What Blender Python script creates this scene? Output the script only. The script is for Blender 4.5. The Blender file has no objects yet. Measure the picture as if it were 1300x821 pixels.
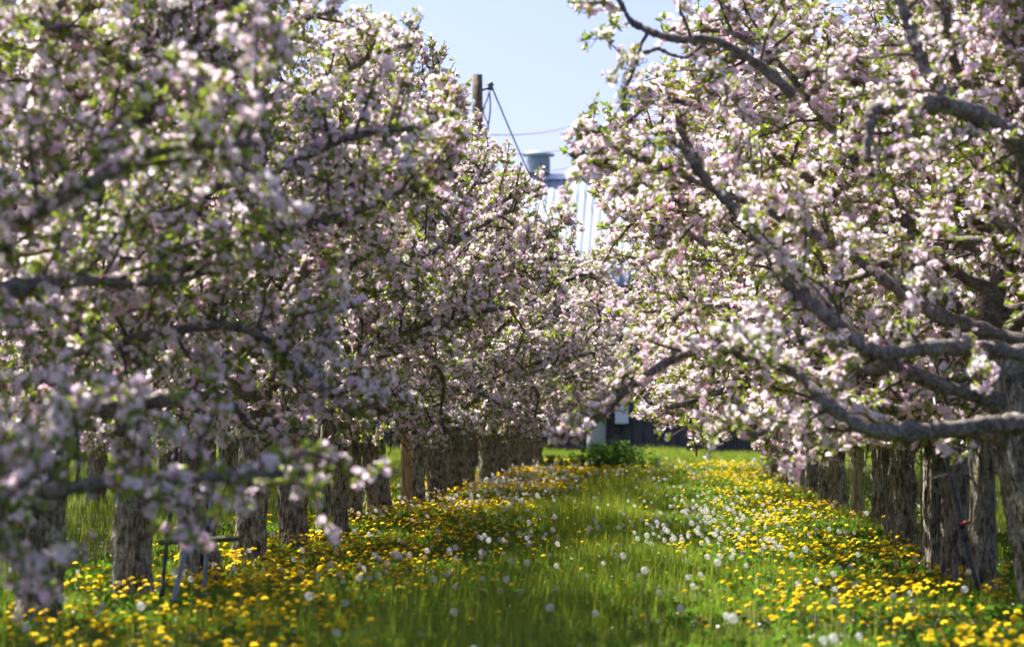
import bpy, math, numpy as np
from mathutils import Vector, noise as mn

SC = bpy.context.scene
COL = SC.collection
R = math.radians
rng = np.random.default_rng(11)

# ------------------------------------------------------------------ mesh helpers
class Geo:
    """collects vertices / polygons and links them as ONE mesh object"""
    def __init__(self):
        self.v = []; self.n = 0; self.f = []; self.m = []
    def add(self, verts, faces, mat=0):
        verts = np.asarray(verts, dtype=np.float64).reshape(-1, 3)
        faces = np.asarray(faces, dtype=np.int64)
        self.v.append(verts); self.f.append(faces + self.n)
        self.m.append(np.full(len(faces), mat, dtype=np.int32))
        self.n += len(verts)
    def mesh(self, name, mats, smooth=False):
        me = bpy.data.meshes.new(name)
        v = np.concatenate(self.v)
        loops = np.concatenate([f.ravel() for f in self.f])
        tot = np.concatenate([np.full(len(f), f.shape[1], dtype=np.int64) for f in self.f])
        start = np.concatenate([[0], np.cumsum(tot)[:-1]])
        me.vertices.add(len(v)); me.vertices.foreach_set('co', v.astype(np.float32).ravel())
        me.loops.add(len(loops)); me.loops.foreach_set('vertex_index', loops.astype(np.int32))
        me.polygons.add(len(tot)); me.polygons.foreach_set('loop_start', start.astype(np.int32))
        me.polygons.foreach_set('material_index', np.concatenate(self.m))
        me.polygons.foreach_set('use_smooth', np.full(len(tot), smooth))
        for m in mats: me.materials.append(m)
        me.update(calc_edges=True); me.validate()
        return me
    def build(self, name, mats, parent=None, smooth=False):
        if not isinstance(mats, (list, tuple)): mats = [mats]
        return link(name, self.mesh(name, mats, smooth), parent)
    def box(self, x0, x1, y0, y1, z0, z1, mat=0):
        v = [(x, y, z) for z in (z0, z1) for y in (y0, y1) for x in (x0, x1)]
        self.add(v, [(0,2,3,1),(4,5,7,6),(0,1,5,4),(2,6,7,3),(0,4,6,2),(1,3,7,5)], mat)
    def gnarled(self, pts, rad, sides, seed):
        # a limb: resampled, with knobs, collars and slight flattening instead of an even tube
        pts = np.asarray(pts, float); m = len(pts); t = np.linspace(0, m - 1, m * 4); i = np.minimum(t.astype(int), m - 2); f = (t - i)[:, None]
        P = pts[i] * (1 - f) + pts[i + 1] * f
        for _ in range(3): P[1:-1] = (P[:-2] + 2 * P[1:-1] + P[2:]) / 4
        r = np.interp(t, np.arange(m), np.broadcast_to(rad, (m,)))
        q = np.random.default_rng(seed); r = r * (1 + .13 * q.normal(size=len(r)).clip(-1.3, 1.6)) + np.where(q.random(len(r)) < .12, .25 * r, 0)
        n0 = self.n; self.tube(P, r, sides); v = self.v[-1]
        a = np.array([mn.noise(Vector(p * 14)) for p in v]); c = np.repeat(P, sides, 0)
        v += (v - c) * (.35 * a)[:, None]
    def tube(self, pts, rad, sides=6, mat=0, cap=True):
        pts = np.asarray(pts, float); m = len(pts)
        rad = np.broadcast_to(np.asarray(rad, float), (m,))
        t = np.gradient(pts, axis=0); t /= np.linalg.norm(t, axis=1)[:, None] + 1e-9
        ref = np.array([0, 0, 1.]) if abs(t[0][2]) < .8 else np.array([1., 0, 0])
        u = np.cross(t, ref); u /= np.linalg.norm(u, axis=1)[:, None] + 1e-9
        w = np.cross(t, u)
        a = np.arange(sides) * 2 * np.pi / sides
        ring = pts[:, None, :] + rad[:, None, None] * (np.cos(a)[None, :, None] * u[:, None, :] + np.sin(a)[None, :, None] * w[:, None, :])
        i = np.arange(m - 1)[:, None] * sides; j = np.arange(sides)[None, :]; k = (j + 1) % sides
        f = np.stack([i + j, i + k, i + sides + k, i + sides + j], -1).reshape(-1, 4)
        n0 = self.n
        self.add(ring, f, mat)
        if cap:
            self.f.append(np.array([[n0 + q for q in range(sides)][::-1]])); self.m.append(np.array([mat], dtype=np.int32))
            self.f.append(np.array([[n0 + (m - 1) * sides + q for q in range(sides)]])); self.m.append(np.array([mat], dtype=np.int32))
    def lathe(self, prof, c=(0, 0, 0), sides=24, mat=0):
        prof = np.asarray(prof, float); m = len(prof)
        a = np.arange(sides) * 2 * np.pi / sides
        ring = np.stack([c[0] + prof[:, 0][:, None] * np.cos(a), c[1] + prof[:, 0][:, None] * np.sin(a), c[2] + np.repeat(prof[:, 1][:, None], sides, 1)], -1)
        i = np.arange(m - 1)[:, None] * sides; j = np.arange(sides)[None, :]; k = (j + 1) % sides
        self.add(ring, np.stack([i + j, i + k, i + sides + k, i + sides + j], -1).reshape(-1, 4), mat)
    def scatter(self, tv, tf, pos, mats, mat=0):
        """copies of a template (tv k x 3, tf q x c) at pos (n x 3) under matrices (n x 3 x 3)"""
        pos = np.asarray(pos, float)
        if len(pos) == 0: return
        tv = np.asarray(tv, float); tf = np.asarray(tf)
        v = np.einsum('nij,kj->nki', mats, tv) + pos[:, None, :]
        f = tf[None] + (np.arange(len(pos)) * len(tv))[:, None, None]
        self.add(v, f.reshape(-1, tf.shape[1]), mat)

def link(name, data, parent=None):
    o = bpy.data.objects.new(name, data); COL.objects.link(o)
    if parent is not None: o.parent = parent
    return o
def tag(o, label=None, cat=None, group=None, kind=None):
    if label: o['label'] = label
    if cat: o['category'] = cat
    if group: o['group'] = group
    if kind: o['kind'] = kind
    return o
def empty(name, loc, rz=0.0):
    o = link(name, None); o.location = loc; o.rotation_euler = (0, 0, rz); o.empty_display_size = .2
    return o
def copy_tree(root, loc, rot, scale=1.0):
    r = root.copy(); COL.objects.link(r); r.location = loc; r.rotation_euler = rot
    r.scale = (scale, scale, scale) if not isinstance(scale, tuple) else scale
    for ch in KIDS[root.name]:
        c = ch.copy(); COL.objects.link(c); c.parent = r
    return r
KIDS = {}

def unit(v): 
    v = np.asarray(v, float); return v / (np.linalg.norm(v, axis=-1, keepdims=True) + 1e-9)
def frames(z, spin, scale):
    """rotation matrices taking local +Z to z, spun about it, scaled"""
    z = unit(z); n = len(z)
    ref = np.where(np.abs(z[:, 2:3]) < .9, np.array([[0, 0, 1.]]), np.array([[1., 0, 0]]))
    x = unit(np.cross(ref, z)); y = np.cross(z, x)
    c, s = np.cos(spin)[:, None], np.sin(spin)[:, None]
    x2 = x * c + y * s; y2 = -x * s + y * c
    return np.stack([x2, y2, z], -1) * np.asarray(scale).reshape(-1, 1, 1)

def vnoise(x, y, seed=0):
    """smooth 2-D value noise in 0..1 (vectorised)"""
    t = np.random.default_rng(seed).random((256, 256))
    xi = np.floor(x).astype(int); yi = np.floor(y).astype(int)
    fx = x - xi; fy = y - yi; fx = fx * fx * (3 - 2 * fx); fy = fy * fy * (3 - 2 * fy)
    g = lambda a, b: t[a % 256, b % 256]
    return (g(xi, yi) * (1 - fx) + g(xi + 1, yi) * fx) * (1 - fy) + (g(xi, yi + 1) * (1 - fx) + g(xi + 1, yi + 1) * fx) * fy
def ground_z(x, y):
    return 0.10 * (vnoise(x * .35 + 40, y * .22 + 9, 3) - .5) + 0.05 * (vnoise(x * 1.3 + 7, y * 1.1 + 3, 4) - .5)

# ------------------------------------------------------------------ materials
def new_mat(name):
    m = bpy.data.materials.new(name); m.use_nodes = True
    nt = m.node_tree; nt.nodes.clear()
    out = nt.nodes.new('ShaderNodeOutputMaterial')
    return m, nt, out
def N(nt, typ, **kw):
    n = nt.nodes.new(typ)
    for k, v in kw.items():
        if k in n.inputs: n.inputs[k].default_value = v
        else: setattr(n, k, v)
    return n
def ramp(nt, fac, stops):
    r = nt.nodes.new('ShaderNodeValToRGB')
    el = r.color_ramp.elements
    while len(el) < len(stops): el.new(.5)
    for e, (p, c) in zip(el, stops): e.position = p; e.color = (*c, 1)
    nt.links.new(fac, r.inputs[0]); return r.outputs[0]
def mixc(nt, fac, a, b, mode='MIX'):
    m = nt.nodes.new('ShaderNodeMix'); m.data_type = 'RGBA'; m.blend_type = mode
    for s, v in ((0, fac), (6, a), (7, b)):
        if isinstance(v, bpy.types.NodeSocket): nt.links.new(v, m.inputs[s])
        elif s == 0: m.inputs[0].default_value = v
        else: m.inputs[s].default_value = (*v, 1)
    return m.outputs[2]
def leafy(name, stops, trans=.4, scale=6.0, rough=.45, spec=.25, island=.6, tcol=None, coord='Object'):
    """thin living tissue: diffuse + translucent + a little sheen, colour varied by island and by patch"""
    m, nt, out = new_mat(name)
    geo = N(nt, 'ShaderNodeNewGeometry'); tc = N(nt, 'ShaderNodeTexCoord')
    no = N(nt, 'ShaderNodeTexNoise', Scale=scale, Detail=2.0)
    nt.links.new(tc.outputs[coord], no.inputs['Vector'])
    a = N(nt, 'ShaderNodeMath', operation='MULTIPLY'); nt.links.new(geo.outputs['Random Per Island'], a.inputs[0]); a.inputs[1].default_value = island
    b = N(nt, 'ShaderNodeMath', operation='MULTIPLY_ADD'); nt.links.new(no.outputs['Fac'], b.inputs[0]); b.inputs[1].default_value = 2.2 * (1 - island); b.inputs[2].default_value = -.6 * (1 - island)
    c = N(nt, 'ShaderNodeMath', operation='ADD'); nt.links.new(a.outputs[0], c.inputs[0]); nt.links.new(b.outputs[0], c.inputs[1])
    col = ramp(nt, c.outputs[0], stops)
    d = N(nt, 'ShaderNodeBsdfPrincipled', Roughness=rough); d.inputs['Specular IOR Level'].default_value = spec
    nt.links.new(col, d.inputs['Base Color'])
    t = N(nt, 'ShaderNodeBsdfTranslucent')
    if tcol: nt.links.new(mixc(nt, .6, col, tcol), t.inputs['Color'])
    else: nt.links.new(col, t.inputs['Color'])
    mx = N(nt, 'ShaderNodeMixShader'); mx.inputs[0].default_value = trans
    nt.links.new(d.outputs[0], mx.inputs[1]); nt.links.new(t.outputs[0], mx.inputs[2])
    nt.links.new(mx.outputs[0], out.inputs['Surface'])
    return m
def bark(name, stops, lichen=(.30, .32, .24), lich=.5, vscale=(18, 18, 5.0), bump=1.0, moss=None):
    m, nt, out = new_mat(name)
    tc = N(nt, 'ShaderNodeTexCoord'); mp = N(nt, 'ShaderNodeMapping'); mp.inputs['Scale'].default_value = vscale
    nt.links.new(tc.outputs['Object'], mp.inputs[0])
    n1 = N(nt, 'ShaderNodeTexNoise', Scale=1.6, Detail=8.0, Roughness=.65); nt.links.new(mp.outputs[0], n1.inputs['Vector'])
    v1 = N(nt, 'ShaderNodeTexVoronoi', Scale=2.2, feature='DISTANCE_TO_EDGE'); nt.links.new(mp.outputs[0], v1.inputs['Vector'])
    col = ramp(nt, n1.outputs['Fac'], stops)
    n2 = N(nt, 'ShaderNodeTexNoise', Scale=7.0, Detail=5.0, Roughness=.7); nt.links.new(tc.outputs['Object'], n2.inputs['Vector'])
    lf = ramp(nt, n2.outputs['Fac'], [(.50, (0, 0, 0)), (.62, (lich,) * 3)])
    col = mixc(nt, lf, col, lichen)
    if moss:
        n3 = N(nt, 'ShaderNodeTexNoise', Scale=2.3, Detail=6.0); nt.links.new(tc.outputs['Object'], n3.inputs['Vector'])
        col = mixc(nt, ramp(nt, n3.outputs['Fac'], [(.5, (0, 0, 0)), (.68, (.6, .6, .6))]), col, moss)
    cr = ramp(nt, v1.outputs['Distance'], [(.0, (.2, .18, .16)), (.10, (1, 1, 1))])
    col = mixc(nt, .75, col, cr, 'MULTIPLY')
    d = N(nt, 'ShaderNodeBsdfPrincipled', Roughness=.88); d.inputs['Specular IOR Level'].default_value = .2
    nt.links.new(col, d.inputs['Base Color'])
    h = N(nt, 'ShaderNodeMath', operation='ADD'); nt.links.new(n1.outputs['Fac'], h.inputs[0])
    hs = N(nt, 'ShaderNodeMath', operation='MINIMUM'); nt.links.new(v1.outputs['Distance'], hs.inputs[0]); hs.inputs[1].default_value = .2
    nt.links.new(hs.outputs[0], h.inputs[1])
    bp = N(nt, 'ShaderNodeBump', Strength=bump, Distance=.02); nt.links.new(h.outputs[0], bp.inputs['Height']); nt.links.new(bp.outputs[0], d.inputs['Normal'])
    nt.links.new(d.outputs[0], out.inputs['Surface'])
    return m
def plain(name, a, b, scale=6.0, rough=.6, metal=0.0, bump=0.0, stretch=(1, 1, 1), spec=.3, detail=5.0):
    m, nt, out = new_mat(name)
    tc = N(nt, 'ShaderNodeTexCoord'); mp = N(nt, 'ShaderNodeMapping'); mp.inputs['Scale'].default_value = stretch
    nt.links.new(tc.outputs['Object'], mp.inputs[0])
    n1 = N(nt, 'ShaderNodeTexNoise', Scale=scale, Detail=detail, Roughness=.6); nt.links.new(mp.outputs[0], n1.inputs['Vector'])
    d = N(nt, 'ShaderNodeBsdfPrincipled', Roughness=rough, Metallic=metal); d.inputs['Specular IOR Level'].default_value = spec
    nt.links.new(ramp(nt, n1.outputs['Fac'], [(.35, a), (.65, b)]), d.inputs['Base Color'])
    if bump:
        bp = N(nt, 'ShaderNodeBump', Strength=bump, Distance=.02); nt.links.new(n1.outputs['Fac'], bp.inputs['Height']); nt.links.new(bp.outputs[0], d.inputs['Normal'])
    nt.links.new(d.outputs[0], out.inputs['Surface'])
    return m

M = {}
M['petal'] = leafy('petal', [(0, (.84, .43, .60)), (.23, (.89, .64, .76)), (.54, (.92, .805, .87)), (1, (.94, .91, .93))], trans=.55, scale=3.2, rough=.6, spec=.15, island=.45)
M['bud'] = leafy('bud', [(0, (.62, .10, .24)), (.6, (.74, .26, .42)), (1, (.80, .45, .58))], trans=.2, scale=4, island=.7)
M['leaf'] = leafy('leaf', [(0, (.095, .155, .022)), (.5, (.195, .275, .035)), (1, (.34, .385, .055))], trans=.42, scale=2.0, rough=.4, spec=.4, island=.7, tcol=(.42, .52, .06))
M['trunk'] = bark('apple_bark', [(.38, (.07, .053, .037)), (.5, (.26, .215, .16)), (.62, (.54, .49, .40))], lichen=(.46, .45, .38), lich=.9, moss=(.15, .15, .055))
M['limb'] = bark('limb_bark', [(.30, (.07, .055, .045)), (.5, (.16, .135, .115)), (.72, (.29, .26, .235))], lichen=(.33, .32, .28), lich=.5, vscale=(14, 14, 10), bump=.5)
M['twig'] = bark('twig_bark', [(.30, (.06, .04, .032)), (.5, (.12, .085, .07)), (.72, (.21, .17, .15))], lichen=(.2, .2, .15), lich=.4, vscale=(20, 20, 20), bump=.3)
M['grass'] = leafy('grass_blade', [(0, (.06, .11, .014)), (.45, (.13, .20, .022)), (.85, (.21, .28, .035)), (1, (.38, .34, .14))], trans=.45, scale=.55, rough=.5, spec=.2, island=.5, tcol=(.42, .52, .035))
M['weed'] = leafy('weed_leaf', [(0, (.04, .10, .015)), (.6, (.08, .17, .02)), (1, (.13, .23, .03))], trans=.4, scale=3, island=.6, tcol=(.2, .42, .03))
M['dead'] = plain('dead_stem', (.25, .18, .10), (.42, .33, .2), 20, .8)
M['yellow'] = leafy('dandelion_yellow', [(0, (.80, .52, .008)), (.5, (.86, .66, .012)), (1, (.88, .74, .03))], trans=.2, scale=2, rough=.7, spec=.1, island=.7)
M['stem'] = leafy('dandelion_stem', [(0, (.14, .17, .05)), (1, (.25, .2, .09))], trans=.2, scale=3)
M['puff'] = leafy('seed_fluff', [(0, (.62, .62, .58)), (1, (.82, .82, .80))], trans=.45, scale=2, rough=.8, spec=.05)
M['seed'] = plain('seed', (.2, .15, .08), (.35, .28, .18), 60, .7)
M['needle'] = leafy('spruce_needle', [(0, (.02, .05, .025)), (.6, (.035, .085, .035)), (1, (.06, .12, .05))], trans=.15, scale=1.2, island=.6)
M['stake'] = bark('stake_wood', [(.30, (.26, .16, .08)), (.5, (.38, .25, .13)), (.72, (.48, .34, .2))], lich=.2, vscale=(10, 10, 1.2), bump=.25)
M['stake_grey'] = bark('stake_wood_grey', [(.30, (.2, .17, .10)), (.5, (.3, .26, .16)), (.72, (.38, .34, .22))], lichen=(.26, .3, .14), lich=.5, vscale=(10, 10, 1.2), bump=.25)
M['pole'] = bark('pole_wood', [(.30, (.09, .065, .045)), (.5, (.17, .125, .085)), (.72, (.27, .2, .14))], lichen=(.3, .26, .16), lich=.6, vscale=(9, 9, .8), bump=.4)
M['concrete'] = plain('concrete', (.30, .29, .26), (.42, .40, .36), 5, .85, bump=.3, stretch=(1, 1, .3))
M['roof'] = plain('galvanised_sheet', (.22, .26, .31), (.30, .345, .39), .7, .5, metal=.2, stretch=(1.5, .5, .5))
M['ridge'] = plain('ridge_cap', (.66, .68, .7), (.76, .78, .8), 2, .4, metal=.3)
M['vent'] = plain('vent_metal', (.20, .26, .30), (.28, .34, .38), 2, .5, metal=.3)
M['barn'] = plain('weathered_plank', (.06, .055, .05), (.13, .115, .10), 3, .9, bump=.5, stretch=(6, 6, .35))
M['trim'] = plain('barn_trim', (.05, .045, .04), (.09, .08, .07), 6, .8)
M['cabinet'] = plain('cabinet_paint', (.62, .66, .66), (.70, .74, .73), 2.5, .45)
M['dark'] = plain('dark_plastic', (.018, .019, .02), (.035, .036, .038), 8, .45)
M['hose'] = plain('hose_plastic', (.022, .028, .038), (.05, .06, .075), 12, .38, spec=.5)
M['greypipe'] = plain('grey_pipe', (.13, .17, .21), (.22, .26, .30), 9, .4, spec=.5)
M['red'] = plain('red_clip', (.35, .07, .05), (.5, .12, .08), 30, .5)
M['wire'] = plain('cable', (.03, .035, .03), (.07, .08, .07), 2, .6)
M['wirethin'] = plain('aluminium_cable', (.22, .24, .25), (.3, .32, .33), 2, .5, metal=.3)
M['glass'] = plain('insulator', (.03, .03, .025), (.08, .07, .05), 8, .25, spec=.6)
M['pane'] = plain('window_pane', (.03, .035, .04), (.05, .06, .07), 1, .1, spec=.6)

# ------------------------------------------------------------------ world, sun, camera
SUN_AZ, SUN_EL = R(-60), R(57)      # azimuth from +Y (view direction), negative = left
w = bpy.data.worlds.new('World'); SC.world = w; w.use_nodes = True
nt = w.node_tree; bg = nt.nodes['Background']
sky = nt.nodes.new('ShaderNodeTexSky'); sky.sky_type = 'NISHITA'; sky.sun_disc = False
sky.sun_elevation = SUN_EL; sky.sun_rotation = SUN_AZ
sky.air_density = 1.0; sky.dust_density = 3.0; sky.ozone_density = 3.0; sky.altitude = 200
tint = nt.nodes.new('ShaderNodeMix'); tint.data_type = 'RGBA'; tint.blend_type = 'MULTIPLY'; tint.inputs[0].default_value = 1.0
tint.inputs[7].default_value = (.95, .85, 1.05, 1)
nt.links.new(sky.outputs[0], tint.inputs[6]); nt.links.new(tint.outputs[2], bg.inputs[0]); bg.inputs[1].default_value = .081
sd = bpy.data.lights.new('sun', 'SUN'); sd.energy = 4.8; sd.angle = R(.53); sd.color = (1, .955, .88)
so = link('sun', sd)
sv = Vector((math.sin(SUN_AZ) * math.cos(SUN_EL), math.cos(SUN_AZ) * math.cos(SUN_EL), math.sin(SUN_EL)))
so.rotation_euler = sv.to_track_quat('Z', 'Y').to_euler(); so.location = sv * 60

F, U0, V0, EYE = 2800.0, 863.0, 533.0, 1.3
cd = bpy.data.cameras.new('camera'); cam = link('camera', cd)
cd.sensor_width = 36; cd.lens = 36 * F / 1300; cd.clip_start = .1; cd.clip_end = 3000
cam.location = (0, 0, EYE)
cam.rotation_euler = (R(90) + math.atan((V0 - 365) / F), 0, math.atan((U0 - 650) / F))
cd.shift_y = -(410.5 - 365) / 1300
cd.dof.use_dof = True; cd.dof.focus_distance = 24; cd.dof.aperture_fstop = 1.9; cd.dof.aperture_blades = 9
SC.camera = cam
SC.render.engine = 'CYCLES'
SC.cycles.use_denoising = True; SC.cycles.max_bounces = 6; SC.cycles.diffuse_bounces = 4; SC.cycles.adaptive_threshold = .03
SC.cycles.glossy_bounces = 2; SC.cycles.transmission_bounces = 5; SC.cycles.transparent_max_bounces = 4
SC.cycles.caustics_reflective = False; SC.cycles.caustics_refractive = False
SC.cycles.sample_clamp_indirect = 6.0
SC.view_settings.view_transform = 'Standard'; SC.view_settings.look = 'None'
SC.view_settings.exposure = 1.62; SC.view_settings.gamma = 1.0

# ------------------------------------------------------------------ ground
def build_ground():
    xs = np.concatenate([[-600, -250, -90, -40], np.arange(-20, 18.01, .4), [40, 90, 250, 600]])
    ys = np.concatenate([[-300, -100, -30, -5], np.arange(5, 100, .5), [110, 140, 250, 500, 1200]])
    X, Y = np.meshgrid(xs, ys); Z = ground_z(X, Y)
    n, m = len(xs), len(ys)
    i = np.arange(m - 1)[:, None] * n; j = np.arange(n - 1)[None]
    f = np.stack([i + j, i + j + 1, i + n + j + 1, i + n + j], -1).reshape(-1, 4)
    g = Geo(); g.add(np.stack([X, Y, Z], -1), f)
    mt, nt, out = new_mat('orchard_soil')
    tc = N(nt, 'ShaderNodeTexCoord')
    n1 = N(nt, 'ShaderNodeTexNoise', Scale=.5, Detail=4.0); n2 = N(nt, 'ShaderNodeTexNoise', Scale=14, Detail=6.0)
    nt.links.new(tc.outputs['Object'], n1.inputs['Vector']); nt.links.new(tc.outputs['Object'], n2.inputs['Vector'])
    a = ramp(nt, n2.outputs['Fac'], [(.35, (.022, .035, .010)), (.6, (.04, .07, .015)), (.75, (.075, .085, .03))])
    b = ramp(nt, n2.outputs['Fac'], [(.35, (.035, .028, .018)), (.7, (.09, .072, .045))])
    d = N(nt, 'ShaderNodeBsdfPrincipled', Roughness=.95)
    nt.links.new(mixc(nt, ramp(nt, n1.outputs['Fac'], [(.5, (0, 0, 0)), (.62, (1, 1, 1))]), a, b), d.inputs['Base Color'])
    bp = N(nt, 'ShaderNodeBump', Strength=.8, Distance=.05); nt.links.new(n2.outputs['Fac'], bp.inputs['Height']); nt.links.new(bp.outputs[0], d.inputs['Normal'])
    nt.links.new(d.outputs[0], out.inputs['Surface'])
    tag(g.build('ground', mt, smooth=True), kind='structure')
build_ground()

# ------------------------------------------------------------------ apple trees
def petal_flower(cup, rad=.0225, wide=.62):
    v, f = [], []
    for k in range(5):
        a = k * 2 * math.pi / 5
        for r_, s_ in ((.12, 0), (.62, -wide * .5), (.98, -wide * .28), (.98, wide * .28), (.62, wide * .5)):
            x, y = r_ * rad, s_ * rad * 1.55
            z = rad * cup * (r_ ** 1.4) + .0015 * (k % 2)
            v.append((x * math.cos(a) - y * math.sin(a), x * math.sin(a) + y * math.cos(a), z))
        b = k * 5; f.append((b, b + 1, b + 2, b + 3, b + 4))
    return np.array(v), np.array(f)
FLOWERS = [petal_flower(.25), petal_flower(.55, .021), petal_flower(1.1, .018, .7)]
BUD_V = np.array([(0, 0, -.006), (.0065, 0, .002), (0, .0065, .002), (-.0065, 0, .002), (0, -.0065, .002), (0, 0, .012)]) 
BUD_F = np.array([(0, 2, 1), (0, 3, 2), (0, 4, 3), (0, 1, 4), (5, 1, 2), (5, 2, 3), (5, 3, 4), (5, 4, 1)])
LEAF_V = np.array([(0, 0, 0), (.011, .003, .016), (0, -.001, .022), (-.011, .003, .016), (.008, .006, .032), (0, .003, .045), (-.008, .006, .032)])
LEAF_F = np.array([(0, 1, 2, 3), (2, 1, 4, 5), (3, 2, 5, 6)])

def walk(g, p, d, length, nseg, wob, lift=0.0, droop=0.0, zmin=-9):
    pts = [np.array(p, float)]; d = unit(np.array(d, float)); s = length / nseg
    for k in range(nseg):
        d = unit(d + g.normal(0, wob, 3) + np.array([0, 0, lift - droop * k / nseg]))
        if pts[-1][2] < zmin: d = unit(np.array([d[0], d[1], max(d[2], .12)]))
        pts.append(pts[-1] + d * s)
    return np.array(pts)
def along(pts, t):
    q = t * (len(pts) - 1); i = min(int(q), len(pts) - 2); fr = q - i
    return pts[i] * (1 - fr) + pts[i + 1] * fr, unit(pts[i + 1] - pts[i])

ENV = ([0, 1.0, 2.8, 3.4, 4.0, 4.4, 4.9, 5.3, 5.8], [2.5, 2.65, 2.55, 2.35, 1.9, 1.6, 1.25, .95, .5])
SLOPE = [.62]
def inside(p, floor, ph=0.0, k=1.0):
    # pruned orchard outline: narrower towards the top, lower boughs lifted a little towards the lane
    r = math.hypot(p[0], .6 * p[1]) / (1 + .09 * math.sin(p[1] * 3.1 + p[2] * 2.3 + ph))
    return r < k * np.interp(p[2], *ENV) and p[2] > floor + SLOPE[0] * max(0.0, r - 1.3) - .08
def clip(pts, floor, ph, k=1.0):
    n = 2
    while n < len(pts) and (inside(pts[n], floor, ph, k) or n < 3): n += 1
    return pts[:n]

def trunk_mesh(seed, r=.15, height=1.35, lean=(0, 0)):
    """furrowed old trunk: ridged rings, root flare and crotch swelling"""
    S, H = 96, 84
    v = np.zeros((H, S, 3))
    for i in range(H):
        t = i / (H - 1); z = -.12 + t * (height + .12)
        cx = lean[0] * t + .02 * math.sin(3 * t + seed); cy = lean[1] * t
        flare = 1 + .42 * math.exp(-(z + .05) / .10)
        k = min(1, max(0, (z - .85) / max(.1, height - .9))); k = k * k * (3 - 2 * k)
        flare = flare * (1 - k) + .60 * k
        for j in range(S):
            a = j * 2 * math.pi / S
            c, s = math.cos(a), math.sin(a)
            warp = mn.noise(Vector((c * .9, s * .9, z * 2.2 + seed * 9))) * .9
            lob = mn.noise(Vector((c * 1.5 + seed * 3, s * 1.5, z * .7)))
            rid = abs(mn.noise(Vector(((a + warp * .35) * 4.6, z * 2.0, seed * 5 + .3)))) if 0 < j < S else 0
            rid = abs(mn.noise(Vector((c * 5.2 + warp * .6, s * 5.2, z * 2.6 + seed * 7))))
            fine = mn.noise(Vector((c * 13, s * 13, z * 9 + seed)))
            rr = r * flare * (.95 + .34 * lob + .32 * (rid - .25) + .10 * fine + .05 * mn.noise(Vector((c * 26, s * 26, z * 22 + seed))))
            v[i, j] = (cx + rr * c, cy + rr * s, z)
    g = Geo()
    i = np.arange(H - 1)[:, None] * S; j = np.arange(S)[None]; k = (j + 1) % S
    g.add(v, np.stack([i + j, i + k, i + S + k, i + S + j], -1).reshape(-1, 4))
    g.f.append(np.array([[(H - 1) * S + q for q in range(S)]])); g.m.append(np.zeros(1, np.int32))
    return g, np.array([lean[0] + .02 * math.sin(3 + seed), lean[1], height])

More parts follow.
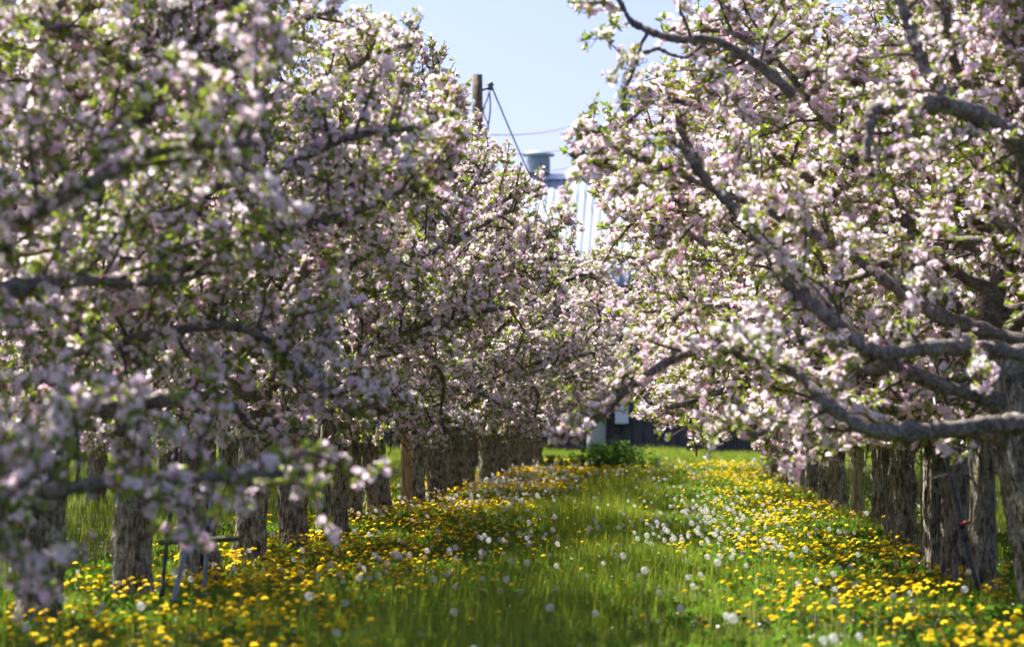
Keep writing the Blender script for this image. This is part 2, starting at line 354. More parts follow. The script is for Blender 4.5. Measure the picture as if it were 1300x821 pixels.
def make_apple_tree(seed, zmin=1.25, floor=.98, leafy_=.88, H=5.0, Rad=2.5, custom=(), nl=14, trunk_r=.15, flowery=1.0, lean=(0, 0)):
    g = np.random.default_rng(seed)
    root = empty('apple_tree', (0, 0, 0)); kids = []
    tg, top = trunk_mesh(seed, trunk_r, 1.62 + g.random() * .15, lean)
    # leader
    lead = walk(g, top - np.array([0, 0, .62]), (g.normal(0, .05), g.normal(0, .05), 1), H * .70, 14, .15, lift=.1)
    lead[1:3, :2] = lead[0, :2] + (lead[1:3, :2] - lead[0, :2]) * .3
    lr = np.linspace(trunk_r * .58, .016, len(lead))
    kids.append(tg.build('trunk', M['trunk'], root, smooth=True))
    lg = Geo(); lg.tube(lead, lr, 12)
    kids.append(lg.build('leader', M['limb'], root, smooth=True))
    limbs = []; big = 1.2 if len(custom) else 1.0
    for k in range(nl):
        t = k / (nl - 1)
        base, _ = along(lead, .02 + .72 * t)
        az = k * 2.399 + seed + g.normal(0, .25)
        el = .25 + .55 * t + g.normal(0, .12)
        ca, sa = math.cos(az), .72 * math.sin(az); az = math.atan2(sa, ca)      # crowns reach across the lane more than along the row
        L = Rad * (1.22 - .48 * t ** 2) * (.78 + .42 * abs(math.cos(az))) * g.uniform(.9, 1.12)
        d = (math.cos(az) * math.cos(el), math.sin(az) * math.cos(el), math.sin(el))
        pts = walk(g, base, d, L, 14, .17, lift=.02, droop=.15 * (1 - t), zmin=zmin)
        pts = clip(pts, floor, seed, big)
        r0 = trunk_r * (.36 - .17 * t)
        limbs.append((pts, np.linspace(r0, .016, len(pts)) * (1 + .12 * g.normal(size=len(pts)).clip(-1, 1))))
    for cpts, cr in custom:
        cpts = np.array(cpts, float)
        # resample and roughen
        tt = np.linspace(0, 1, 22); q = tt * (len(cpts) - 1); i = np.minimum(q.astype(int), len(cpts) - 2); fr = (q - i)[:, None]
        P = cpts[i] * (1 - fr) + cpts[i + 1] * fr; P += g.normal(0, .012, P.shape)
        P[1:-1] = (P[:-2] + P[1:-1] * 2 + P[2:]) / 4
        limbs.append((P, np.linspace(cr[0], cr[1], 22) * (1 + .07 * g.normal(size=22))))
    big_ = big; tw = Geo(); C = []      # cluster: pos, dir, size, shoot?
    def clusters(pts, t0, step, size=1.0, shoot=0):
        L = np.linalg.norm(np.diff(pts, axis=0), axis=1).sum()
        for t in np.arange(t0, 1.0001, step / L):
            p, d = along(pts, min(t, .999)); 
            o = unit(g.normal(0, 1, 3) + np.array([0, 0, .55]))
            C.append((p + o * g.uniform(.008, .03), unit(o + d * .4), size * g.uniform(.8, 1.2), shoot))
    def twig(p, d, L, r, step=.085, shoot=0, loose=False):
        big = 9 if loose else big_
        if not inside(p, floor, seed, big): return
        pts = clip(walk(g, p, d, L, 5, .22, lift=.07), floor, seed, big)
        tw.tube(pts, np.linspace(r, .0022, len(pts)), 4, cap=False)
        clusters(pts, .12, step, 1.0, shoot); return pts
    ncustom = len(custom)
    for li, (pts, rad) in enumerate(limbs):
        lg = Geo(); lg.gnarled(pts, rad, 12, seed * 50 + li); kids.append(lg.build('limb', M['limb'], root, smooth=True))
        L = np.linalg.norm(np.diff(pts, axis=0), axis=1).sum()
        iscust = li >= len(limbs) - ncustom
        for t in np.arange(.14, 1.0, (.34 if iscust else .155) / L):
            p, d = along(pts, min(t + g.uniform(-.02, .02), .999))
            sd_ = unit(np.cross(d, g.normal(0, 1, 3))); 
            dd = unit(sd_ * 1.0 + d * .55 + np.array([0, 0, .18]))
            l2 = g.uniform(.45, .95) * (1.15 - .5 * t)
            p2 = walk(g, p, dd, l2, 7, .2, lift=.03, droop=.15, zmin=zmin - .3)
            if not inside(p, floor, seed, big) and not iscust: continue
            p2 = clip(p2, floor, seed, 9 if iscust else big)
            tw.tube(p2, np.linspace(.013, .0045, len(p2)), 5, cap=False)
            clusters(p2, .2, .08)
            for t3 in np.arange(.2, 1.0, .15 / l2):
                p3, d3 = along(p2, min(t3, .999))
                sd3 = unit(np.cross(d3, g.normal(0, 1, 3)))
                twig(p3, unit(sd3 + d3 * .6 + np.array([0, 0, .25])), g.uniform(.14, .38), .005, loose=iscust)
        if not iscust: clusters(pts, .14, .055)
    # upright shoots through the top of the crown, budded and thin
    for k in range(34):
        li = g.integers(3, len(limbs) - ncustom); pts, _ = limbs[li]
        p, d = along(pts, g.uniform(.3, 1) * .999)
        L = g.uniform(.5, 1.0)
        s = clip(walk(g, p, unit(d * .35 + np.array([g.normal(0, .25), g.normal(0, .25), 1])), L, 8, .10, lift=.1), floor, seed, big * 1.12)
        tw.tube(s, np.linspace(.009, .003, len(s)), 4, cap=False)
        clusters(s, .3, .09, .85, 1)
        for q in range(3):
            p3, d3 = along(s, g.uniform(.3, .9)); twig(p3, unit(d3 + g.normal(0, .6, 3)), g.uniform(.12, .3), .004, .08, 1)
    for k in range(26):
        p, d = along(lead, g.uniform(.45, 1) * .999)
        s = walk(g, p, unit(np.array([g.normal(0, .7), g.normal(0, .7), .8])), g.uniform(.5, 1.1), 8, .16, lift=.05)
        s = clip(s, floor, seed, big * 1.12)
        tw.tube(s, np.linspace(.01, .003, len(s)), 4, cap=False); clusters(s, .2, .08, .9, int(g.random() < .6))
        for q in range(5):
            p3, d3 = along(s, g.uniform(.2, .95)); twig(p3, unit(d3 + g.normal(0, .7, 3)), g.uniform(.15, .35), .004, .08, 1)
    # drop clusters that fall below the browse line
    # pruned, open centre: little bloom close to the trunk line below the top
    C = [c for c in C if c[0][2] > H * .66 or math.hypot(*c[0][:2]) > 1.15 or g.random() < .72]
    C = [c for c in C if c[0][2] > floor + .15 * math.sin(c[0][0] * 2 + seed)]
    P = np.array([c[0] for c in C]); D = np.array([c[1] for c in C]); S = np.array([c[2] for c in C]); SH = np.array([c[3] for c in C])
    kids.append(tw.build('twigs', M['twig'], root, smooth=True))
    n = len(C)
    fol, blo = Geo(), Geo()
    patch = np.array([mn.noise(Vector(p * 1.5) + Vector((seed, 0, 0))) for p in P])
    rich = np.where(g.random(n) < np.where(patch < -.15, .30, .74), .93, .16)
    # flowers
    for slot in range(7):
        keep = g.random(n) < np.where(SH == 1, .38, rich) * flowery
        m = keep.sum(); dd = unit(D[keep] + g.normal(0, .75, (m, 3)))
        pos = P[keep] + dd * (.030 * S[keep])[:, None] + g.normal(0, .008, (m, 3))
        which = g.choice(3, m, p=[.45, .37, .18])
        which = np.where(SH[keep] == 1, np.maximum(which, g.integers(0, 3, m)), which)
        fr = frames(dd, g.random(m) * 6.28, S[keep] * g.uniform(.85, 1.15, m))
        for q in range(3):
            s_ = which == q; blo.scatter(*FLOWERS[q], pos[s_], fr[s_], 0)
    for slot in range(3):
        keep = g.random(n) < np.where(SH == 1, .85, .5); m = keep.sum()
        dd = unit(D[keep] + g.normal(0, .7, (m, 3))); pos = P[keep] + dd * .026
        blo.scatter(BUD_V, BUD_F, pos, frames(dd, g.random(m) * 6.28, S[keep] * g.uniform(.8, 1.4, m)), 1)
    for slot in range(6):
        keep = g.random(n) < leafy_; m = keep.sum()
        dd = unit(D[keep] * .6 + g.normal(0, .8, (m, 3)) + np.array([0, 0, .15]))
        pos = P[keep] + dd * .004
        fol.scatter(LEAF_V, LEAF_F, pos, frames(dd, g.random(m) * 6.28, S[keep] * g.uniform(.8, 1.48, m)), 0)
    kids.append(fol.build('foliage', M['leaf'], root)); kids.append(blo.build('blossom', [M['petal'], M['bud']], root))
    KIDS[root.name] = kids
    return root, n

def wp(x, y, z):
    """a photo-measured limb point seen at distance z, written in metres"""
    s = z / F
    return ((x - U0) * s, z, EYE + (V0 - y) * s)
XL, XR = -3.8, 2.2
def limb_local(points, base, depth):
    out = []
    for (x, y), dz in zip(points, depth):
        p = wp(x, y, base[1] - .9 + dz); out.append((p[0] - base[0], p[1] - base[1], p[2]))
    return out
nearR = (XR + .25, 15.0)
customR = [
    (limb_local([(1310, 330), (1300, 185), (1250, 160), (1190, 130), (1150, 140), (1106, 138), (1103, 170), (1102, 215)], nearR, [0, -.2, -.5, -.8, -.9, -1.0, -1.05, -1.1]), (.076, .022)),
    (limb_local([(1230, 150), (1185, 110), (1165, 60), (1140, 0), (1120, -60)], nearR, [-.6, -.6, -.5, -.4, -.3]), (.05, .02)),
    (limb_local([(1305, 450), (1240, 443), (1180, 440), (1120, 452), (1085, 440), (1050, 405), (1010, 372), (985, 340)], nearR, [-.1, -.4, -.7, -.8, -.8, -.7, -.6, -.5]), (.054, .030)),
    (limb_local([(1300, 535), (1220, 540), (1130, 550), (1085, 543), (1040, 505), (1000, 465), (935, 452), (938, 436)], nearR, [-.1, -.4, -.9, -1.1, -1.1, -1.0, -1.0, -1.1]), (.056, .022)),
    (limb_local([(1120, 470), (1060, 410), (1000, 340), (940, 270), (905, 235), (875, 195), (850, 168)], nearR, [-.7, -.5, -.3, 0, .1, .1, .1]), (.046, .024)),
    (limb_local([(1010, 120), (960, 80), (905, 45), (860, 48), (825, 40), (802, 22), (788, 0), (772, -22)], nearR, [.2, .1, 0, -.1, -.1, -.1, -.1, -.1]), (.034, .010)),
    (limb_local([(905, 45), (870, 75), (835, 60), (800, 75), (775, 50)], nearR, [0, 0, 0, .1, .1]), (.016, .006)),
]
protos, cnt = [], []
specs = [dict(seed=1), dict(seed=2, H=5.2, Rad=2.6), dict(seed=3, H=4.9, Rad=2.4, trunk_r=.16), dict(seed=4, H=5.1, Rad=2.5, trunk_r=.135), dict(seed=5, H=5.0, Rad=2.55, trunk_r=.15, lean=(.12, .05))]
for s in specs:
    t, n = make_apple_tree(**s); protos.append(t); cnt.append(n)
SLOPE[0] = 1.0
for s in (dict(seed=41, floor=1.0, H=5.1, Rad=2.8), dict(seed=42, floor=1.05, H=4.9, Rad=2.75)):
    t, n = make_apple_tree(**s); protos.append(t); cnt.append(n)
SLOPE[0] = .05
nearL, nL = make_apple_tree(seed=31, zmin=1.0, floor=.34, leafy_=1.0, H=5.4, Rad=1.95, trunk_r=.15, flowery=.9, nl=18)
protoR, nR = make_apple_tree(seed=21, H=5.6, Rad=2.95, custom=customR, trunk_r=.17, lean=(-.25, 0.0))
print('clusters', cnt, nR)

used = [False] * len(protos)
def place(i, x, y, rz, sc, label, group, tw=.92, sx=1.0, sz=1.0):
    loc = (x, y, float(ground_z(np.array([x]), np.array([y]))[0]))
    if not used[i]:
        t = protos[i]; used[i] = True
        t.location = loc; t.rotation_euler = (0, 0, rz); t.scale = (sc,) * 3
    else: t = copy_tree(protos[i], loc, (0, 0, rz), sc)
    t.scale.x *= sx; t.scale.z *= sz
    if tw != 1.0 or sx != 1.0:
        for c in t.children:
            if c.name.startswith('trunk'): c.scale = (tw / sx, tw, 1)
    return tag(t, label, 'apple tree', group)
ORD = ['first', 'second', 'third', 'fourth', 'fifth', 'sixth', 'seventh', 'eighth', 'ninth', 'tenth', 'eleventh', 'twelfth', 'thirteenth', 'fourteenth', 'fifteenth', 'sixteenth', 'seventeenth', 'eighteenth', 'nineteenth', 'twentieth']
protoR.location = (nearR[0], nearR[1], 0)
tag(protoR, 'nearest right-hand apple tree, thick smooth grey limbs bending across its pink blossom', 'apple tree', 'blossoming apple trees in the right row')
LY = [10.6, 13.0, 15.3, 17.5, 19.5, 21.6, 24.0, 26.1, 28.3, 32.4, 34.6, 36.6, 39.6, 42.4, 45, 47.5, 50, 52.6, 55.2, 58]
RY = [16.5, 17.9, 19.2, 20.6, 22.2, 23.7, 25.4, 30.2, 32.6, 35.0, 37.6, 40.2, 43, 45.6, 48.2, 51, 54, 57]
nearL.location = (XL - .05, 10.2, 0); tag(nearL, 'blurred apple tree at the far left edge, closest to the viewer', 'apple tree', 'blossoming apple trees in the left row')
nl2 = copy_tree(nearL, (XL + .1, 8.1, 0), (0, 0, 4.4), (.7, .62, 1.0))
tag(nl2, 'strongly blurred sprays of apple blossom and leaves crossing the left border, nearer than any other', 'apple tree', 'blossoming apple trees in the left row')
for k, y in enumerate(LY):
    if k == 0: continue
    if k < 12: lab = 'apple tree with white blossom, %s trunk of the left row from the near end' % ORD[k]
    else: lab = 'distant pale blossoming apple tree near the far end of the left row'
    place([2, 0, 3, 4, 1, 0, 2, 3, 4, 1, 0, 5, 6, 5, 6, 6, 5, 6, 5, 5][k], XL + rng.normal(0, .06), y, rng.choice([0, 3.1416]) + rng.normal(0, .22), rng.uniform(.97, 1.05), lab, 'blossoming apple trees in the left row', 1.02, 1.0 if k < 7 else 1.12 if k < 11 else 1.25)
RZ = [0, 3.1416, 3.1416, 3.1416, 0, 0, 3.1416]
for k, y in enumerate(RY):
    if k < 9: lab = 'apple tree with white blossom, %s trunk of the right row from the near end' % ORD[k + 1]
    else: lab = 'distant pale blossoming apple tree near the far end of the right row'
    place([3, 1, 0, 3, 2, 4, 2, 4, 1, 3, 6, 5, 6, 5, 5, 6, 5, 6][k], XR + rng.normal(0, .05), y, (RZ[k] if k < 6 else rng.choice([0, 3.1416])) + rng.normal(0, .22), rng.uniform(.98, 1.05), lab, 'blossoming apple trees in the right row',   .74, 1.36 if k < 6 else 1.26, 1.04)
for k in range(13):
    place((k + 1) % 5, XL - 12.3 + rng.normal(0, .2), 24 + k * 3.6, rng.random() * 6.28, 1.0, 'shaded apple tree two rows away, glimpsed beyond the left trunks', 'apple trees two rows beyond the left one')
    place((k + 3) % 5, XR + 11.8 + rng.normal(0, .2), 26 + k * 3.6, rng.random() * 6.28, 1.0, 'shaded apple tree two rows away, glimpsed beyond the right trunks', 'apple trees two rows beyond the right one')
for k in range(22):
    place(k % 5, XL - 4.7 + rng.normal(0, .1), 17.0 + k * 2.15, rng.random() * 6.28, 1.0, 'apple tree of the neighbouring row half hidden behind the left trunks', 'apple trees in the row beyond the left one')
for k in range(19):
    place((k + 2) % 5, XR + 5.0 + rng.normal(0, .1), 15.5 + k * 2.5, rng.random() * 6.28, 1.0, 'apple tree of the neighbouring row half hidden behind the right trunks', 'apple trees in the row beyond the right one')

# ------------------------------------------------------------------ meadow
def density_sample(n, x0, x1, y0, y1, fn):
    X = rng.uniform(x0, x1, n); Y = rng.uniform(y0, y1, n)
    k = rng.random(n) < fn(X, Y); return X[k], Y[k]
def in_frame(X, Y, pad=20):
    sx = U0 + F * X / Y; return (sx > -pad) & (sx < 1300 + pad)
def lush(X, Y):
    return np.exp(-((X + 1.1) / 1.1) ** 2) * .5 + .5 * vnoise(X * .9 + 3, Y * .35, 8)
def build_grass():
    g = Geo()
    bands = [(10.5, 20, 900, 1.0), (20, 32, 720, 1.25), (32, 50, 420, 1.7), (50, 86, 230, 2.6)]
    for y0, y1, dens, ws in bands:
        for (x0, x1, dm) in ((-5.0, 3.4, 1.0), (-20, -5.0, .4), (3.4, 15, .4)):
            n = int((x1 - x0) * (y1 - y0) * dens * dm)
            X, Y = density_sample(n, x0, x1, y0, y1, lambda a, b: .35 + .65 * vnoise(a * 1.7, b * 1.1, 12))
            k = in_frame(X, Y, 60); X, Y = X[k], Y[k]; n = len(X)
            L = lush(X, Y)
            far = np.clip((Y - 52) / 12, 0, 1)
            tuft = vnoise(X * 2.6 + 11, Y * 1.6 + 5, 14)
            h = (.09 + .30 * L * L + .16 * np.clip(tuft - .55, 0, 1)) * rng.uniform(.5, 1.3, n) + far * rng.uniform(.0, .14, n) * (.4 + vnoise(X * .8, Y * .5, 31))
            if dm < 1: h *= 1.6
            tv = np.array([(-.5, 0, 0), (.5, 0, 0), (.36, .12, .5), (-.36, .12, .5), (.2, .3, .8), (-.2, .3, .8), (0, .55, 1.0)])
            ang = rng.random(n) * 6.28; c, s = np.cos(ang), np.sin(ang)
            wd = rng.uniform(.003, .0062, n) * ws; be = rng.uniform(.1, .9, n) * h
            m = np.zeros((n, 3, 3)); m[:, 0, 0] = c * wd; m[:, 1, 0] = s * wd; m[:, 0, 1] = -s * be; m[:, 1, 1] = c * be; m[:, 2, 2] = h
            pos = np.stack([X, Y, ground_z(X, Y) - .01], -1)
            v = np.einsum('nij,kj->nki', m, tv) + pos[:, None]
            base = (np.arange(n) * 7)[:, None, None]
            n0 = g.n
            g.add(v, (np.array([[(0, 1, 2, 3), (3, 2, 4, 5)]]) + base).reshape(-1, 4))
            f3 = (np.array([[(5, 4, 6)]]) + base).reshape(-1, 3) + n0
            g.f.append(f3); g.m.append(np.zeros(len(f3), np.int32))
    print('grass verts', g.n)
    tag(g.build('grass', M['grass']), 'lush green meadow grass growing in tufts between the tree rows', 'grass', kind='stuff')
build_grass()

def build_end_growth():      # rank weeds against the barn and petals dropped on the turf
    g = Geo(); n = 26000
    X, Y = rng.uniform(-9, 6, n), 66 + 19.5 * rng.random(n) ** .6
    hh = rng.uniform(.05, .26, n) * (.15 + .75 * vnoise(X * .7 + 3, Y * .5, 41)) * np.clip((Y - 62) / 12, .3, 1)
    tv = np.array([(-.5, 0, 0), (.5, 0, 0), (.8, .15, .55), (-.8, .15, .55), (0, .5, 1.0)])
    a = rng.random(n) * 6.28; wd = rng.uniform(.012, .03, n); c, s = np.cos(a), np.sin(a); be = hh * rng.uniform(.1, .7, n)
    m = np.zeros((n, 3, 3)); m[:, 0, 0] = c * wd; m[:, 1, 0] = s * wd; m[:, 0, 1] = -s * be; m[:, 1, 1] = c * be; m[:, 2, 2] = hh
    P = np.stack([X, Y, ground_z(X, Y) - .01], -1)
    g.scatter(tv, np.array([(0, 1, 2, 3)]), P, m)
    g.scatter(tv, np.array([(3, 2, 4)]), P, m)
    tag(g.build('tall_weeds', M['weed']), 'rank dark green weeds growing tall in front of the barn wall', 'weeds', kind='stuff')
    g = Geo(); X, Y = density_sample(9000, -5.5, 3.5, 11, 50, lambda a, b: .15 + .85 * vnoise(a * 1.5, b, 51)); n = len(X)
    z = unit(np.stack([rng.normal(0, .5, n), rng.normal(0, .5, n), np.ones(n)], -1))
    tv = np.array([(-.004, -.007, 0), (.004, -.007, 0), (.007, .003, .002), (0, .009, .003), (-.007, .003, .002)])
    g.scatter(tv, np.array([(0, 1, 2, 3, 4)]), np.stack([X, Y, ground_z(X, Y) + rng.uniform(.01, .12, n)], -1), frames(z, rng.random(n) * 6.28, rng.uniform(.8, 1.4, n)))
    tag(g.build('fallen_petals', M['petal']), 'white apple petals dropped among the grass blades of the lane', 'petals', kind='stuff')
build_end_growth()

def build_groundleaves():      # dandelion rosettes and low herbs
    g = Geo()
    X, Y = density_sample(26000, -5.2, 3.4, 10.5, 60, lambda a, b: .25 + .75 * vnoise(a * 2.1 + 5, b * 1.3, 21))
    k = in_frame(X, Y, 40); X, Y = X[k], Y[k]; n = len(X)
    tv = np.array([(0, 0, 0), (.02, .05, .03), (-.02, .05, .03), (.026, .12, .06), (-.026, .12, .06), (0, .19, .05)])
    tf = np.array([(0, 1, 3, 5), (0, 5, 4, 2)])
    for q in range(3):
        a = rng.random(n) * 6.28; s = rng.uniform(.35, .85, n); up = rng.uniform(.4, 1.8, n)
        m = np.zeros((n, 3, 3)); m[:, 0, 0] = np.cos(a) * s; m[:, 1, 0] = np.sin(a) * s; m[:, 0, 1] = -np.sin(a) * s; m[:, 1, 1] = np.cos(a) * s; m[:, 2, 2] = up
        g.scatter(tv, tf, np.stack([X, Y, ground_z(X, Y)], -1), m)
    tag(g.build('ground_cover', M['weed']), 'low green dandelion leaves and herbs covering the ground under the blossom', 'ground cover', kind='stuff')
build_groundleaves()

# dandelion templates
def yellow_head():
    v, f3, f4 = [], [], []
    g = Geo()
    for (r0, r1, z0, z1, n, off) in ((.004, .021, .000, .003, 13, 0), (.003, .016, .003, .008, 11, .2), (.0, .010, .006, .012, 8, .4)):
        vv, ff = [], []
        for k in range(n):
            a = off + k * 2 * math.pi / n; h = math.pi / n * 1.15
            b = len(vv)
            vv += [(r0 * math.cos(a), r0 * math.sin(a), z0), (r1 * .85 * math.cos(a - h), r1 * .85 * math.sin(a - h), z1), (r1 * math.cos(a), r1 * math.sin(a), z1), (r1 * .85 * math.cos(a + h), r1 * .85 * math.sin(a + h), z1)]
            ff.append((b, b + 1, b + 2, b + 3))
        g.add(vv, ff)
    return np.concatenate(g.v), np.concatenate(g.f)
def puff_head(n=70, r=.024):
    i = np.arange(n) + .5; ph = np.arccos(1 - 2 * i / n); th = np.pi * (1 + 5 ** .5) * i
    d = np.stack([np.cos(th) * np.sin(ph), np.sin(th) * np.sin(ph), np.cos(ph)], -1)
    g = Geo(); s = .0042
    tv = np.array([(s, 0, 0), (0, s, 0), (-s, 0, 0), (0, -s, 0)])
    g.scatter(tv, np.array([(0, 1, 2, 3)]), d * r, frames(d, np.arange(n) * 1.7, np.ones(n)))
    spoke = np.array([(-.0004, 0, .004), (.0004, 0, .004), (.0004, 0, r), (-.0004, 0, r)])
    g.scatter(spoke, np.array([(0, 1, 2, 3)]), np.zeros((n // 2, 3)), frames(d[::2], np.zeros(n // 2), np.ones(n // 2)))
    return np.concatenate(g.v), np.concatenate(g.f)
YV, YF = yellow_head(); PV, PF = puff_head()
SV = np.array([(.0016, 0, -1), (-.0008, .0014, -1), (-.0008, -.0014, -1), (.0016, 0, 0), (-.0008, .0014, 0), (-.0008, -.0014, 0)])
SF = np.array([(0, 1, 4, 3), (1, 2, 5, 4), (2, 0, 3, 5)])

def dens_yellow(X, Y):
    row = 1.35 * np.exp(-((X + 3.2) / 1.15) ** 2) + np.exp(-((X - 1.35) / .85) ** 2) * np.clip((36 - Y) / 8, .25, 1)
    n = vnoise(X * 1.1 + 2, Y * .5 + 8, 5); n2 = vnoise(X * 3.1, Y * 2.1, 6)
    far = np.exp(-((Y - 50) / 9) ** 2) * np.exp(-((X + 2.3) / 1.5) ** 2) * .6
    return np.clip((row * 1.5 + far + .07) * (.0 + 1.3 * n) * (-.12 + 1.45 * n2), 0, 1)
def dens_white(X, Y):
    a = np.exp(-((X + 2.9) / .8) ** 2 - ((Y - 38) / 12) ** 2) * .9 + np.exp(-((X - .3) / .8) ** 2 - ((Y - 25) / 6) ** 2) * .8 + np.exp(-((X + 2.0) / .6) ** 2 - ((Y - 20) / 5) ** 2) * .5
    n = vnoise(X * 1.4 + 22, Y * .6 + 8, 15); n2 = vnoise(X * 4.1, Y * 2.6, 16)
    return np.clip((a * 1.25 + .10) * (.1 + 1.4 * n) * (.05 + 1.35 * n2), 0, 1)
def flowers(kind, n, fn, hv, hf, mat, hrange, stuff_name, name, lab, grp, cat, lab2):
    X, Y = density_sample(n, -5.6, 3.2, 10.8, 62, fn)
    k = in_frame(X, Y, 6); X, Y = X[k], Y[k]
    o = np.argsort(Y + 0 * X); X, Y = X[o], Y[o]; n = len(X)
    H = rng.uniform(*hrange, n); Z = ground_z(X, Y)
    tilt = unit(np.stack([rng.normal(0, .28, n) - .12, rng.normal(0, .28, n), np.ones(n)], -1))
    S = rng.uniform(.6, 1.15, n) * (1 + np.clip((Y - 30) / 60, 0, .5)) * (1.1 if kind == 'y' else 1.0)
    K = 290
    me_h = Geo(); me_h.add(hv, hf); mh = me_h.mesh(name + '_head', [mat])
    for i in range(K):
        e = empty(name, (X[i], Y[i], Z[i]), rng.random() * 6.28)
        tag(e, lab, cat, grp)
        hd = link('flower_head' if kind == 'y' else 'seed_head', mh, e); hd.location = (0, 0, H[i]); hd.scale = (S[i],) * 3
        hd.rotation_euler = (rng.normal(0, .28), rng.normal(0, .28), 0)
        if i == 0:
            sg = Geo(); sg.add(SV, SF); ms = sg.mesh('stem', [M['stem']])
        st = link('stem', ms, e); st.location = (0, 0, H[i]); st.scale = (1.2, 1.2, H[i] + .02)
    g = Geo(); s_ = slice(K, None)
    P = np.stack([X, Y, Z + H], -1)[s_]
    g.scatter(hv, hf, P, frames(tilt[s_], rng.random(n - K) * 6.28, S[s_]), 0)
    m = np.zeros((n - K, 3, 3)); m[:, 0, 0] = m[:, 1, 1] = 1.3; m[:, 2, 2] = (H + .02)[s_]
    near = Y[s_] < 36
    g.scatter(SV, SF, P[near], m[near], 1)
    tag(g.build(stuff_name, [mat, M['stem']]), lab2, cat, kind='stuff')
    print(kind, n)
flowers('y', 42000, dens_yellow, YV, YF, M['yellow'], (.09, .21), 'dandelion_carpet', 'dandelion', 'yellow dandelion in the carpet of open blooms nearest the viewer', 'yellow dandelions nearest the viewer', 'dandelion', 'carpet of yellow dandelions running along both tree rows')
flowers('w', 9500, dens_white, PV, PF, M['puff'], (.14, .30), 'seeded_dandelion_drift', 'seeded_dandelion', 'white round dandelion seed head on a bare stem near the viewer', 'white dandelion seed heads nearest the viewer', 'dandelion clock', 'drift of white dandelion seed heads spread over the meadow')

# dead stalks
g = Geo()
for k in range(90):
    y = rng.uniform(17, 40); x = rng.choice([XL + rng.normal(.7, .5), XR - rng.normal(.6, .4)])
    z = float(ground_z(np.array([x]), np.array([y]))[0])
    pts = walk(rng, (x, y, z), (rng.normal(0, .35), rng.normal(0, .2), 1), rng.uniform(.2, .55), 5, .1)
    g.tube(pts, np.linspace(.003, .0012, 6), 3, cap=False)
tag(g.build('dry_stalks', M['dead']), 'thin dry straw stalks standing in the grass beside the trunks', 'dry stalks', kind='stuff')

def weed_clump(name, x, y, wx, h, n, label, mat=M['weed']):
    g = Geo()
    for k in range(n):
        px, py = rng.normal(0, wx * .42), rng.normal(0, .4)
        hh = h * rng.uniform(.5, 1.05) * math.exp(-(px / wx) ** 2 * .7)
        st = walk(rng, (px, py, -.02), (rng.normal(0, .18), rng.normal(0, .18), 1), hh, 6, .08)
        g.tube(st, np.linspace(.006, .002, 7), 3, cap=False)
        for q in range(14):
            p, d = along(st, rng.uniform(.15, 1) * .999)
            dd = unit(np.array([[rng.normal(), rng.normal(), .35]])); s = rng.uniform(1.6, 2.9)
            g.scatter(LEAF_V, LEAF_F, p[None], frames(dd, rng.random(1) * 6.28, np.array([s])))
    o = g.build(name, mat); o.location = (x, y, float(ground_z(np.array([x]), np.array([y]))[0]))
    return tag(o, label, 'weeds')
weed_clump('nettle_clump', -1.75, 57, 1.3, .85, 190, 'dark green leafy weed clump in front of the grey post and cabinet')
weed_clump('nettle_clump', -3.0, 53.0, .5, .5, 45, 'low leafy weed clump beside the last trunks of the left row')

# ------------------------------------------------------------------ stakes and irrigation pipes
def stake(x, y, h, r, mat, label):
    z = float(ground_z(np.array([x]), np.array([y]))[0])
    o = Geo(); t = np.linspace(0, 1, 14)
    pts = np.stack([.015 * np.sin(t * 5), .01 * np.cos(t * 4), -.1 + t * (h + .1)], -1)
    o.tube(pts, r * (1.05 - .12 * t), 20)
    ob = o.build('support_stake', mat, smooth=True); ob.location = (x, y, z)
    return tag(ob, label, 'stake')
stake(-3.78, 30.3, 2.0, .075, M['stake'], 'round tan wooden stake standing among the left trunks')
stake(2.2, 28.0, 1.9, .09, M['stake_grey'], 'stout yellowish grey wooden stake standing among the right trunks')

def pipe(name, pts, r, mat, label, extra=None):
    c = np.array(pts[0], float); P = np.array(pts, float) - c
    tt = np.linspace(0, 1, 16); q = tt * (len(P) - 1); i = np.minimum(q.astype(int), len(P) - 2); fr = (q - i)[:, None]
    P2 = P[i] * (1 - fr) + P[i + 1] * fr; P2[1:-1] = (P2[:-2] + P2[1:-1] * 2 + P2[2:]) / 4
    root = empty(name, c); g = Geo(); g.tube(P2, r, 10); g.build('pipe', mat, root, smooth=True)
    if extra is not None:
        for (t, kind) in extra:
            p, d = along(P2, t); e = Geo()
            e.tube([p - d * .022, p + d * .022], r * 1.5, 10); e.build('coupling', M['dark'], root, smooth=True)
            if kind: 
                e = Geo(); e.tube([p + np.array([-.01, -r * 1.2, .01]), p + np.array([.03, -r * 2.0, .028]), p + np.array([.055, -r * 1.6, .015])], .011, 8); e.build('clip', M['red'], root, smooth=True)
    return tag(root, label, 'pipe')
pipe('irrigation_hose', [wp(1232, 745, 16.3), wp(1222, 700, 16.3), wp(1212, 660, 16.3), wp(1203, 620, 16.35), wp(1190, 560, 16.5), wp(1180, 500, 16.7)], .017, M['hose'], 'dark blue irrigation hose with a red clip leaning against the right trunks', [(.30, 0), (.38, 1)])
pipe('irrigation_hose', [wp(200, 760, 14.2), wp(205, 700, 14.4), wp(212, 640, 14.5), wp(218, 570, 14.7)], .014, M['dark'], 'thin black irrigation hose rising between the blurred left trunks', [(.5, 0)])
pipe('grey_pipe', [wp(255, 760, 14.8), wp(258, 690, 14.8), wp(263, 640, 14.9), wp(268, 590, 15.0)], .013, M['greypipe'], 'upright pale blue grey pipe beside the third left trunk', [(.45, 0)])
pipe('grey_pipe', [wp(215, 765, 12.4), wp(228, 710, 12.5), wp(242, 675, 12.6)], .016, M['greypipe'], 'short slanting pale grey pipe end, left of the upright one')
